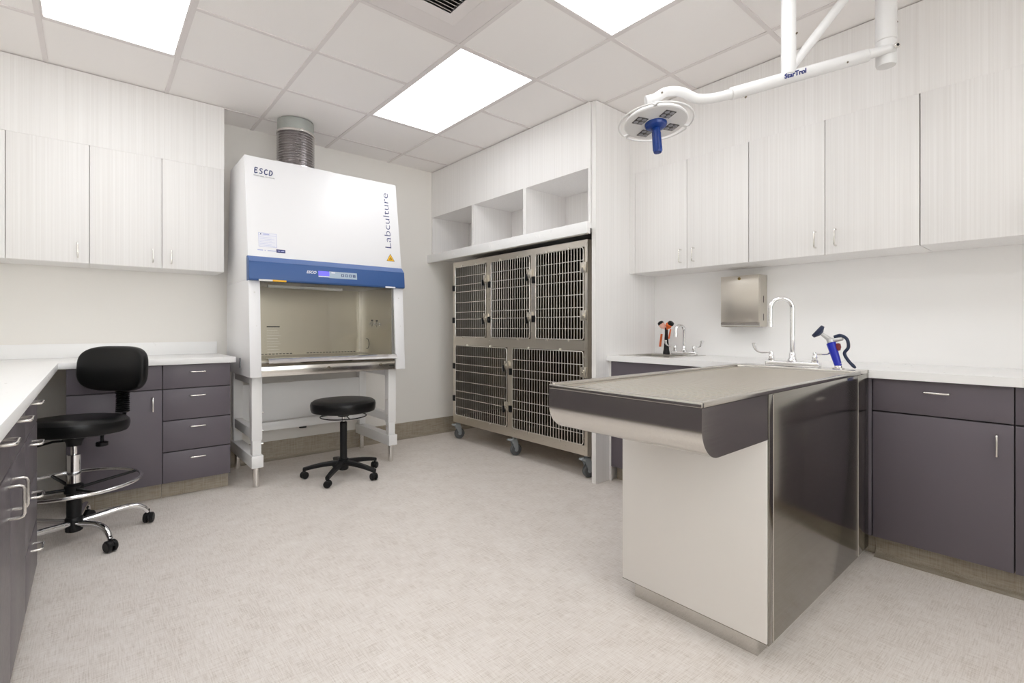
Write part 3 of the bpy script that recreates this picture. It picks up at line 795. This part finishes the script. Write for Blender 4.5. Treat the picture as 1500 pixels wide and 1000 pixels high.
# marks on the upper face
upv = Vector((0, .105, .72)).normalized()
FM = lambda x, z, off=.0008: frame_m((x, fy(z)-off, z), (1, 0, 0), upv)
LET = {'E': [[(.62, .93), (.10, 1), (.06, .5), (.12, 0), (.64, .10)], [(.06, .52), (.50, .56)]],
       'S': [[(.62, .88), (.36, 1), (.10, .84), (.18, .60), (.50, .44), (.56, .20), (.34, 0), (.04, .10)]],
       'C': [[(.64, .82), (.40, .98), (.12, .78), (.06, .42), (.24, .06), (.50, .02), (.68, .16)]],
       'O': [[(.12, .96), (.46, .92), (.66, .62), (.58, .20), (.30, .0), (.10, .04), (.10, .5), (.16, .98)]]}
b = BM(); cxx = 0
for ch in 'ESCO':
    for st_ in LET[ch]:
        pth = [FM(.872, 2.212, .0006) @ Vector((cxx+p[0]*.033+p[1]*.005, p[1]*.038-cxx*.03, 0)) for p in st_]
        tube(b, smooth_path(pth, 4) if len(pth) > 2 else pth, .0037, 6, flat=.9)
    cxx += .0315
obj('logo', b, M['navy'], bs, world=True)
text('tagline', 'World Class. Worldwide.', .0135, M['grey'], bs, FM(.866, 2.188), shear=.2)
mv = FM(1.892, 1.765) @ Matrix.Rotation(PI/2, 4, 'Z')
text('product_lettering', 'Labculture', .080, M['navy'], bs, mv, offset=-.0011, sx=1.42)
# certificate sticker
b = BM(); box(b, 0, .118, 0, .100, -.0008, -.0002, mat=FM(.884, 1.683), mi=0)
for q in ((0, .118, .098, .100), (0, .118, 0, .002), (0, .002, 0, .1), (.116, .118, 0, .1), (0, .118, .082, .0835)): box(b, *q, -.0002, .0002, mat=FM(.884, 1.683), mi=1)
for k in range(6): box(b, .008, .105-.02*(k % 2), .010+k*.0115, .0115+k*.0115, -.0002, .0002, mat=FM(.884, 1.683), mi=1)
box(b, .012, .018, .086, .095, -.0002, .0003, mat=FM(.884, 1.683), mi=2); box(b, .028, .07, .087, .094, -.0002, .0003, mat=FM(.884, 1.683), mi=1)
obj('certificate_sticker', b, [M['paper'], M['lblue'], M['navy']], bs, world=True)
b = BM()
for q in ((0, .035, 0, .006), (.045, .052, 0, .006), (.065, .118, 0, .006)): box(b, *q, -.0002, .0002, mat=FM(.875, 1.655), mi=0)
box(b, .122, .182, -.006, .018, -.0002, .0003, mat=FM(.875, 1.655), mi=1)
box(b, .130, .148, .003, .009, .0003, .0005, mat=FM(.875, 1.655), mi=2); box(b, .154, .174, .003, .009, .0003, .0005, mat=FM(.875, 1.655), mi=2)
obj('serial_label', b, [M['lblue'], M['navy'], M['lblue']], bs, world=True)
# biohazard triangle
b = BM(); mt = FM(1.842, 1.664, .0004)
def tri(b, s, z0, z1, mi, mt):
    c = Vector((.036, .0215))
    pts = [(c.x+s*.037*math.cos(a), c.y+s*.037*math.sin(a)) for a in (PI/2, PI/2+2*PI/3, PI/2+4*PI/3)]
    prism(b, pts, 2, z0, z1, mat=mt, mi=mi)
tri(b, 1.12, 0, .0003, 1, mt); tri(b, 1., .0003, .0006, 0, mt)
c = (.036, .020)
for a in (PI/2, PI/2+2*PI/3, PI/2+4*PI/3):
    ring(b, (c[0]+.0065*math.cos(a), c[1]+.0065*math.sin(a), .0008), .0052, .0011, a+PI+.7, a+3*PI-.7, n=16, seg=5, mat=mt, mi=1)
ring(b, (c[0], c[1], .0008), .0065, .0008, n=20, seg=5, mat=mt, mi=1)
obj('hazard_triangle', b, [M['yellow'], M['dark']], bs, world=True, label='yellow triangular biohazard sign')
b = BM(); prism(b, [(4.02, 2.331), (4.02, 2.345), (4.24, 2.345), (4.24, 2.331)], 0, 1.0, 1.50, bev=.003)
b = BM(); box(b, 1.03, 1.45, 3.89, 4.25, 2.3305, 2.352, bev=.004); tp = obj('top_plate', b, M['bwhite'], bs, world=True)
b = BM(); tube(b, smooth_path([(1.55, 4.0, 2.33), (1.56, 4.0, 2.37), (1.62, 3.98, 2.36), (1.64, 3.96, 2.33)], 6), .006, 8)
obj('top_hose', b, M['frosted'], bs, world=True)
obj('wall_socket', B(BX0-.006, BX0-.0005, 3.93, 3.955, .83, .90, bev=.001), M['grey'], bs, world=True)

# exhaust duct
du = thing('exhaust_duct', 'grey corrugated exhaust duct rising from the fume hood to the ceiling', 'duct', (1.235, 4.085, 2.353))
prof = [(.139, 0), (.142, .004), (.142, .022), (.135, .026)]
nr = 13; z = .026; hgt = (.286-z)/nr
for k in range(nr):
    for j in range(6):
        a = j/6*2*PI; prof.append((.130+.009*math.cos(a), z+hgt*(k+j/6)))
b = BM(); lathe(b, prof+[(.133, .286)], 48); obj('flexible_hose', b, M['flex'], du)
b = BM(); lathe(b, [(.1335, .287), (.1335, CZ-2.353-.002)], 48); obj('collar', b, M['galv'], du)
b = BM(); lathe(b, [(.1375, .284), (.140, .287), (.140, .300), (.1375, .303), (.134, .303), (.134, .284)], 48, close=False)
box(b, -.012, .012, -.150, -.136, .282, .304, bev=.002); obj('clamp', b, M['nickel'], du)
b = BM(); lathe(b, [(.138, .002), (.146, .004), (.146, .016), (.138, .018)], 48); obj('base_clamp', b, M['chrome'], du)

# ------------------------------------------------------------------ stools
def caster_small(T, parent, R=.026, mat='bplast', ry=.012, twist=.4):
    b = BM()
    for s in (-1, 1):
        lathe(b, [(0, s*.024), (R*.8, s*.024), (R, s*.018), (R, s*.006), (R*.85, s*.004), (0, s*.004)], 22,
              Matrix.Translation((0, 0, R+.001)) @ Matrix.Rotation(PI/2, 4, 'X'))
    prism(b, [(-R*.95, R*.9), (-R*.75, R*1.7), (0, R*2.05), (R*.7, R*1.75), (R*.9, R*1.2), (0, R)], 1, -.0045, .0045, bev=.001)
    cyl(b, (-ry*.3, 0, R*1.5), (-ry*.3, 0, R*2+.022), .007, seg=12)
    b.transform(T @ Matrix.Rotation(twist, 4, 'Z'))
    return obj('caster', b, M[mat], parent)

s1 = thing('rolling_stool', 'low black backless round stool on casters in front of the fume hood', 'stool', (1.445, 3.64, 0), 0)
b = BM(); SR = .232
lathe(b, [(0, .490), (SR-.03, .488), (SR-.006, .495), (SR, .510), (SR+.003, .545), (SR-.002, .562), (SR-.02, .574), (SR-.08, .578), (0, .579)], 56)
obj('seat', b, M['black'], s1)
b = BM(); lathe(b, [(.04, .452), (.045, .470), (.06, .489), (0, .4895)], 24); box(b, -.08, .08, -.05, .05, .478, .4895, bev=.002); obj('seat_plate', b, M['bplast'], s1)
b = BM(); ring(b, (0, 0, .452), .165, .0042, n=48); 
for a in (.3, 2.6, 4.6): tube(b, [(.165*math.cos(a), .165*math.sin(a), .452), (.045*math.cos(a), .045*math.sin(a), .468)], .0035, 8)
obj('height_ring', b, M['bplast'], s1)
b = BM(); cyl(b, (0, 0, .40), (0, 0, .456), .014, seg=20); obj('gas_lift', b, M['chrome'], s1)
b = BM(); lathe(b, [(.026, .135), (.026, .405), (.020, .412)], 24); obj('column_cover', b, M['bplast'], s1)
b = BM(); lathe(b, [(.030, .050), (.036, .058), (.040, .10), (.036, .132), (.0, .134)], 24); hb = obj('base_hub', b, M['bplast'], s1)
for k in range(5):
    a = math.radians(154+72*k); T = Matrix.Rotation(a, 4, 'Z')
    b = BM(); n = 9; pts = [(.02+.265*i/n, .105-.006*i/n-.030*(i/n)**2.2) for i in range(n+1)]
    bb = BM(); prev = None
    for i, (x, z) in enumerate(pts):
        w = .023-.008*i/n; h = .017-.004*i/n
        r_ = [bb.verts.new((x, sy*w*q, z+sz)) for sy, sz, q in ((-1, -h, .8), (1, -h, .8), (1, h*.5, 1), (1, h, .65), (-1, h, .65), (-1, h*.5, 1))]
        if prev:
            for j in range(6): bb.faces.new((prev[j], prev[(j+1) % 6], r_[(j+1) % 6], r_[j]))
        else: bb.faces.new(r_)
        prev = r_
    bb.faces.new(prev[::-1]); bb.transform(T); lg = obj('leg', bb, M['bplast'], s1)
    caster_small(Matrix.Rotation(a, 4, 'Z') @ Matrix.Translation((.275, 0, 0)), lg, twist=.7+k)

s2 = thing('drafting_stool', 'tall black drafting stool with backrest, chrome footring and chrome base', 'stool', (-.068, 3.455, 0), 0)
RD = math.radians(45)   # direction in which the backrest sits (world angle)
rd = Vector((math.cos(RD), math.sin(RD), 0)); tdv = Vector((-rd.y, rd.x, 0))
b = BM(); SR = .216
lathe(b, [(0, .562), (SR-.03, .560), (SR-.008, .566), (SR, .578), (SR+.004, .604), (SR, .624), (SR-.018, .640), (SR-.07, .647), (0, .640)], 56, Matrix.Rotation(.035, 4, tdv))
obj('seat', b, M['black'], s2)
b = BM(); lathe(b, [(.03, .500), (.034, .52), (.06, .556), (0, .5575)], 24)
box(b, -.03, .300, -.028, .028, .540, .5590, bev=.002, mat=Matrix.Rotation(RD, 4, 'Z')); obj('seat_plate', b, M['bplast'], s2)
b = BM(); cyl(b, tuple(rd*.09-tdv*.07+Vector((0, 0, .559))), tuple(rd*.09-tdv*.07+Vector((0, 0, .500))), .008, seg=12)
cyl(b, tuple(rd*.09-tdv*.07+Vector((0, 0, .500))), tuple(rd*.09-tdv*.07+Vector((0, 0, .478))), .028, seg=12, bev=.003); obj('knob', b, M['bplast'], s2)
b = BM(); tube(b, [(0, 0, .530), (-.085, .06, .520), (-.165, .10, .495)], .006, 8); obj('lever', b, M['bplast'], s2)
b = BM(); cyl(b, (0, 0, .43), (0, 0, .51), .014, seg=20); obj('gas_lift', b, M['chrome'], s2)
b = BM(); cyl(b, (0, 0, .305), (0, 0, .455), .0295, seg=28, bev=.002); obj('chrome_sleeve', b, M['chrome'], s2)
b = BM(); lathe(b, [(.031, .12), (.031, .304)], 24); obj('column_cover', b, M['bplast'], s2)
fr_ = BM(); ring(fr_, (0, 0, .300), .282, .0095, n=64, seg=12); fo = obj('foot_ring', fr_, M['chrome'], s2)
b = BM()
for k in range(4):
    a = math.radians(20+90*k); tube(b, [(.03*math.cos(a), .03*math.sin(a), .275), (.280*math.cos(a), .280*math.sin(a), .298)], .008, 8)
lathe(b, [(.033, .25), (.040, .255), (.040, .292), (.033, .297)], 24); obj('ring_spoke', b, M['bplast'], fo)
b = BM(); lathe(b, [(.030, .052), (.036, .056), (.038, .12), (.033, .128), (0, .13)], 24); obj('base_hub', b, M['bplast'], s2)
for k in range(5):
    a = math.radians(8+72*k); dv = Vector((math.cos(a), math.sin(a), 0)); z = Vector((0, 0, 1))
    path = smooth_path([dv*.03+z*.098, dv*.10+z*.105, dv*.20+z*.117, dv*.262+z*.112, dv*.298+z*.092, dv*.318+z*.063], 5)
    b = BM(); tube(b, path, [.017]*8+[.0165-.0045*i/(len(path)-9) for i in range(len(path)-8)], 14); lg = obj('leg', b, M['chrome'], s2)
    caster_small(Matrix.Rotation(a, 4, 'Z') @ Matrix.Translation((.322, 0, 0)), lg, R=.029, twist=1.1+1.3*k)
# back post with bellows and backrest
p0 = rd*.282
b = BM(); tube(b, smooth_path([p0+Vector((0, 0, .53)), p0+rd*.02+Vector((0, 0, .56)), p0+rd*.022+Vector((0, 0, .68)), p0-rd*.0+Vector((0, 0, .84))], 6), .012, 10, flat=.5)
pr = [(.030, .625)]
for k in range(13): pr += [(.036, .631+k*.0115), (.027, .637+k*.0115)]
lathe(b, pr+[(.024, .782)], 20, Matrix.Translation(p0+rd*.012) @ Matrix.Shear('XY', 4, (0, 0)))
obj('back_post', b, M['bplast'], s2)
b = BM(); bmesh.ops.create_uvsphere(b, u_segments=48, v_segments=28, radius=1)
def sp_(v, e): return math.copysign(abs(v)**e, v)
for v in b.verts:
    x, y, z = v.co
    r = math.hypot(x, y); 
    # x thickness, y width, z height: superquadric
    lat = math.asin(max(-1, min(1, z))); lon = math.atan2(z, y)
    rr = math.hypot(y, z)
    ang = math.atan2(z, y)
    W_, H_ = .205, .130
    e = .62
    oy = W_*sp_(math.cos(ang), e); oz = H_*sp_(math.sin(ang), e)
    k = rr**.75 if rr > 0 else 0
    th = .046*sp_(x, .55)
    nx = th - .9*(oy*k)**2       # curved so that the sides wrap forward
    v.co = (nx, oy*k, oz*k)
b.transform(Matrix.Translation(rd*.262+Vector((0, 0, .882))) @ Matrix.Rotation(RD, 4, 'Z') @ Matrix.Rotation(.06, 4, 'Y'))
obj('backrest', b, M['black'], s2)

# ------------------------------------------------------------------ surgical light
LC = Vector((1.965, 1.2825, 2.056)); LN = Vector((-.0673, -.1188, -.9906))
sl = thing('surgical_light', 'white ceiling-mounted surgical light with blue handle over the exam table', 'surgical light', (2.425, .886, CZ))
TH = math.radians(40.57)
rv = Vector((math.cos(TH), -math.sin(TH), 0)); fv = Vector((math.sin(TH), math.cos(TH), 0))
# the arm hangs in one vertical plane at right angles to fv
def A(u, z, d=0): return fv*(2.25+d)+rv*u+Vector((0, 0, z))
U1, U2 = 1.266, 1.7125          # ceiling tube, drop tube offsets along rv
b = BM(); cyl(b, A(U1, 2.272), A(U1, CZ-.004), .031, seg=32, bev=.002); obj('ceiling_tube', b, M['lwhite'], sl, world=True)
b = BM(); lathe(b, [(.10, 0), (.10, .01), (.04, .03), (0, .03)][::-1], 40, Matrix.Translation(A(U1, CZ-.001)) @ Matrix.Diagonal((1, 1, -1, 1))); obj('canopy', b, M['lwhite'], sl, world=True)
b = BM(); tube(b, [A(U1+.01, 2.305), A(U1+.295, 2.672)], .0205, 20); obj('brace', b, M['lwhite'], sl, world=True)
b = BM(); cyl(b, A(U1, 2.678), A(U2, 2.678), .025, seg=24); obj('radial_arm', b, M['lwhite'], sl, world=True)
b = BM(); cyl(b, A(U2, 2.425), A(U2, 2.705), .041, seg=36, bev=.004); dt = obj('drop_tube', b, M['lwhite'], sl, world=True)
b = BM(); lathe(b, [(0, 2.312), (.036, 2.314), (.0395, 2.324), (.0395, 2.424)], 36, Matrix.Translation(A(U2, 0))); yk = obj('yoke', b, M['lwhite'], sl, world=True)
pv = A(U2, 2.374); 
b = BM(); cyl(b, pv-fv*.070, pv-fv*.058, .0125, seg=24, bev=.002); bo = obj('pivot_bolt', b, M['nickel'], yk, world=True)
b = BM(); cyl(b, pv-fv*.0712, pv-fv*.0701, .006, seg=6); obj('bolt_socket', b, M['dark'], bo, world=True)
b = BM()
for u, z in ((U1+.022, 2.45), (U2+.028, 2.50)): cyl(b, A(u, z, -.0222), A(u, z, -.030), .004, seg=10)
obj('set_screw', b, M['inner'], sl, world=True)
d_arm = (A(1.0, 2.187)-A(U2-.088, 2.366)); d_arm.normalize()
b = BM(); cyl(b, A(U2+.012, 2.378, -.044), A(U2-.09, 2.362, -.01), .018, .0215, 24, bev=.003); obj('arm_knuckle', b, M['lwhite'], sl, world=True)
b = BM(); cyl(b, A(U2-.085, 2.364), A(1.0, 2.187), .0275, seg=32, bev=.003); ar = obj('spring_arm', b, M['lwhite'], sl, world=True)
neck = smooth_path([A(1.01, 2.189), A(.92, 2.168), A(.845, 2.166), A(.775, 2.196), A(.705, 2.196), A(.655, 2.168), A(.612, 2.156)], 8)
b = BM(); tube(b, neck, .0215, 24); obj('neck', b, M['lwhite'], sl, world=True)
b = BM()
for u, z in ((1.06, 2.163), (.68, 2.183), (1.52, 2.32)): cyl(b, A(u, z, -.026), A(u, z, -.018), .004, seg=10)
# lettering along the arm: sits on the camera-facing side
xa = -d_arm; nrm = -fv
tm = frame_m(A(1.232, 2.243, -.0282), xa, Vector((0, 0, 1)))
obj('set_screw', b, M['inner'], sl, world=True)
text('arm_lettering', 'StarTrol', .029, M['navy'], ar, tm, shear=.28, offset=.0008, sx=1.05, ext=.0012)
# head
HT = frame_m(LC, (1, 0, LN.x/-LN.z), LN.cross(Vector((1, 0, 0))))
b = BM(); lathe(b, [(0, -.042), (.05, -.040), (.10, -.030), (.132, -.016), (.140, -.006), (.141, 0), (.137, .004), (0, .005)], 64, HT); hd_ = obj('head', b, M['lwhite'], sl, world=True)
b = BM(); box(b, -.028, .028, -.020, .020, -.060, -.036, bev=.004, mat=HT); cyl(b, LC+LN*-.040, A(.652, 2.150), .020, seg=24)
obj('head_mount', b, M['lwhite'], hd_, world=True)
b = BM()
for k in range(3):
    a0 = 2*PI*k/3+.5
    n = 20; pts = [(.141, a0), (.156, a0+.02)]
    P = [HT @ Vector((.140*math.cos(a0), .140*math.sin(a0), -.002)), HT @ Vector((.156*math.cos(a0+.01), .156*math.sin(a0+.01), 0))]
    for i in range(n+1):
        a = a0+.06+(2*PI/3-.16)*i/n; P.append(HT @ Vector((.165*math.cos(a), .165*math.sin(a), 0)))
    a = a0+2*PI/3-.05; P += [HT @ Vector((.156*math.cos(a), .156*math.sin(a), 0)), HT @ Vector((.140*math.cos(a), .140*math.sin(a), -.002))]
    tube(b, P, .0042, 10)
obj('grab_rail', b, M['lwhite'], hd_, world=True)
LROT = 0
for k in range(4):
    a = math.radians(20)+PI/2*k
    b = BM(); mt = HT @ Matrix.Rotation(a, 4, 'Z') @ Matrix.Translation((.085, 0, .005)) @ Matrix.Rotation(LROT, 4, 'Z')
    box(b, -.027, .027, -.027, .027, 0, .0022, bev=.001, mat=mt, mi=0)
    for s in (-.013, .013):
        for t_ in (-.013, .013): lathe(b, [(.011, .0022), (.008, .0035), (.003, .0026), (0, .0045)], 14, mt @ Matrix.Translation((s, t_, 0)), mi=1)
    obj('lens', b, [M['lens'], M['grey']], hd_, world=True)
b = BM(); lathe(b, [(.050, .0052), (.050, .010), (.045, .020), (.030, .028), (0, .029)], 40, HT); hb2 = obj('handle_hub', b, M['hblue'], hd_, world=True)
b = BM(); lathe(b, [(.018, .026), (.0195, .034), (.0185, .040), (.0195, .138), (.017, .144), (0, .1445)], 32, HT)
for k in range(8):
    a = 2*PI*k/8; cyl(b, HT @ Vector((.0185*math.cos(a), .0185*math.sin(a), .045)), HT @ Vector((.0195*math.cos(a), .0195*math.sin(a), .135)), .0022, seg=6)
obj('handle', b, M['hblue'], hb2, world=True)

# ------------------------------------------------------------------ ceiling lights and vent
LBL = ['rectangular ceiling light panel at the top left corner of the photo',
       'rectangular ceiling light panel nearest the open cubbyholes, seen whole',
       'rectangular ceiling light panel cut off by the top edge, left of the surgical light',
       'ceiling light panel above the camera, outside the photo', 'ceiling light panel behind the camera, outside the photo', 'ceiling light panel behind the camera, outside the photo']
for (lx0, ly0), lb in zip(lights, LBL):
    t = thing('ceiling_light', lb, 'ceiling light', (lx0+.3045, ly0+.609, CZ), 0, 'recessed ceiling light panels')
    b = BM(); a, c, d, e = lx0+.0125, lx0+.5965, ly0+.0125, ly0+1.2055; w = .010
    for q in ((a, a+w, d, e), (c-w, c, d, e), (a+w, c-w, d, d+w), (a+w, c-w, e-w, e)): box(b, *q, CZ+.0005, CZ+.03)
    obj('frame', b, M['tee'], t, world=True, smooth=False)
    obj('diffuser', B(a+w+.0005, c-w-.0005, d+w+.0005, e-w-.0005, CZ+.003, CZ+.010), M['panel_light'], t, world=True, smooth=False)
    obj('housing', B(a+w, c-w, d+w, e-w, CZ+.0305, CZ+.06), M['tee'], t, world=True, smooth=False)
vt = thing('ceiling_vent', 'square ceiling air vent with dark slatted core at the top edge', 'vent', (VX0+.3045, VY0+.3045, CZ))
cx, cy = VX0+.3045, VY0+.3045
def ringbox(b, ho, hi, z0, z1, zi=None):
    for q in ((cx-ho, cx-hi, cy-ho, cy+ho), (cx+hi, cx+ho, cy-ho, cy+ho), (cx-hi, cx+hi, cy-ho, cy-hi), (cx-hi, cx+hi, cy+hi, cy+ho)): box(b, *q, z0, z1)
b = BM(); ringbox(b, .291, .172, CZ+.001, CZ+.008); obj('face_plate', b, M['tee'], vt, world=True, smooth=False)
b = BM(); vs = []
ho, hi = .1715, .112
for h_, z_ in ((ho, CZ+.0012), (hi, CZ+.012)):
    vs.append([b.verts.new((cx+sx*h_, cy+sy*h_, z_)) for sx, sy in ((-1, -1), (1, -1), (1, 1), (-1, 1))])
for i in range(4): b.faces.new((vs[0][i], vs[0][(i+1) % 4], vs[1][(i+1) % 4], vs[1][i]))
obj('bevel_frame', b, M['tee'], vt, world=True, smooth=False)
obj('core', B(cx-.112, cx+.112, cy-.112, cy+.112, CZ+.03, CZ+.04), M['dark'], vt, world=True)
for k in range(9):
    y = cy-.108+k*.026
    b = BM(); box(b, cx-.111, cx+.111, -.008, .008, -.001, .001, mat=Matrix.Translation((0, y+.006, CZ+.018)) @ Matrix.Rotation(.5, 4, 'X'))
    obj('slat', b, M['nickel'], vt, world=True)

# ------------------------------------------------------------------ world, camera, render look
w = bpy.data.worlds.new('World'); SC.world = w; w.use_nodes = True
w.node_tree.nodes['Background'].inputs[0].default_value = (.93, .97, 1., 1); w.node_tree.nodes['Background'].inputs[1].default_value = 5.0  # bright background, acts as fill light through the added window
cam = bpy.data.cameras.new('Camera'); co = bpy.data.objects.new('Camera', cam); COL.objects.link(co)
co.location = (0, 0, 1.12); co.rotation_euler = (PI/2, 0, -TH)
cam.sensor_fit = 'HORIZONTAL'; cam.sensor_width = 36; cam.lens = 720/1500*36
cam.shift_y = (479.2-500)/1500.; cam.clip_start = .05
SC.camera = co
SC.cycles.max_bounces = 24; SC.cycles.diffuse_bounces = 16; SC.cycles.glossy_bounces = 8; SC.cycles.use_denoising = True
vs_ = SC.view_settings; vs_.view_transform = 'Standard'; vs_.look = 'None'; vs_.gamma = 1; vs_.use_curve_mapping = False
vs_.exposure = 0.12
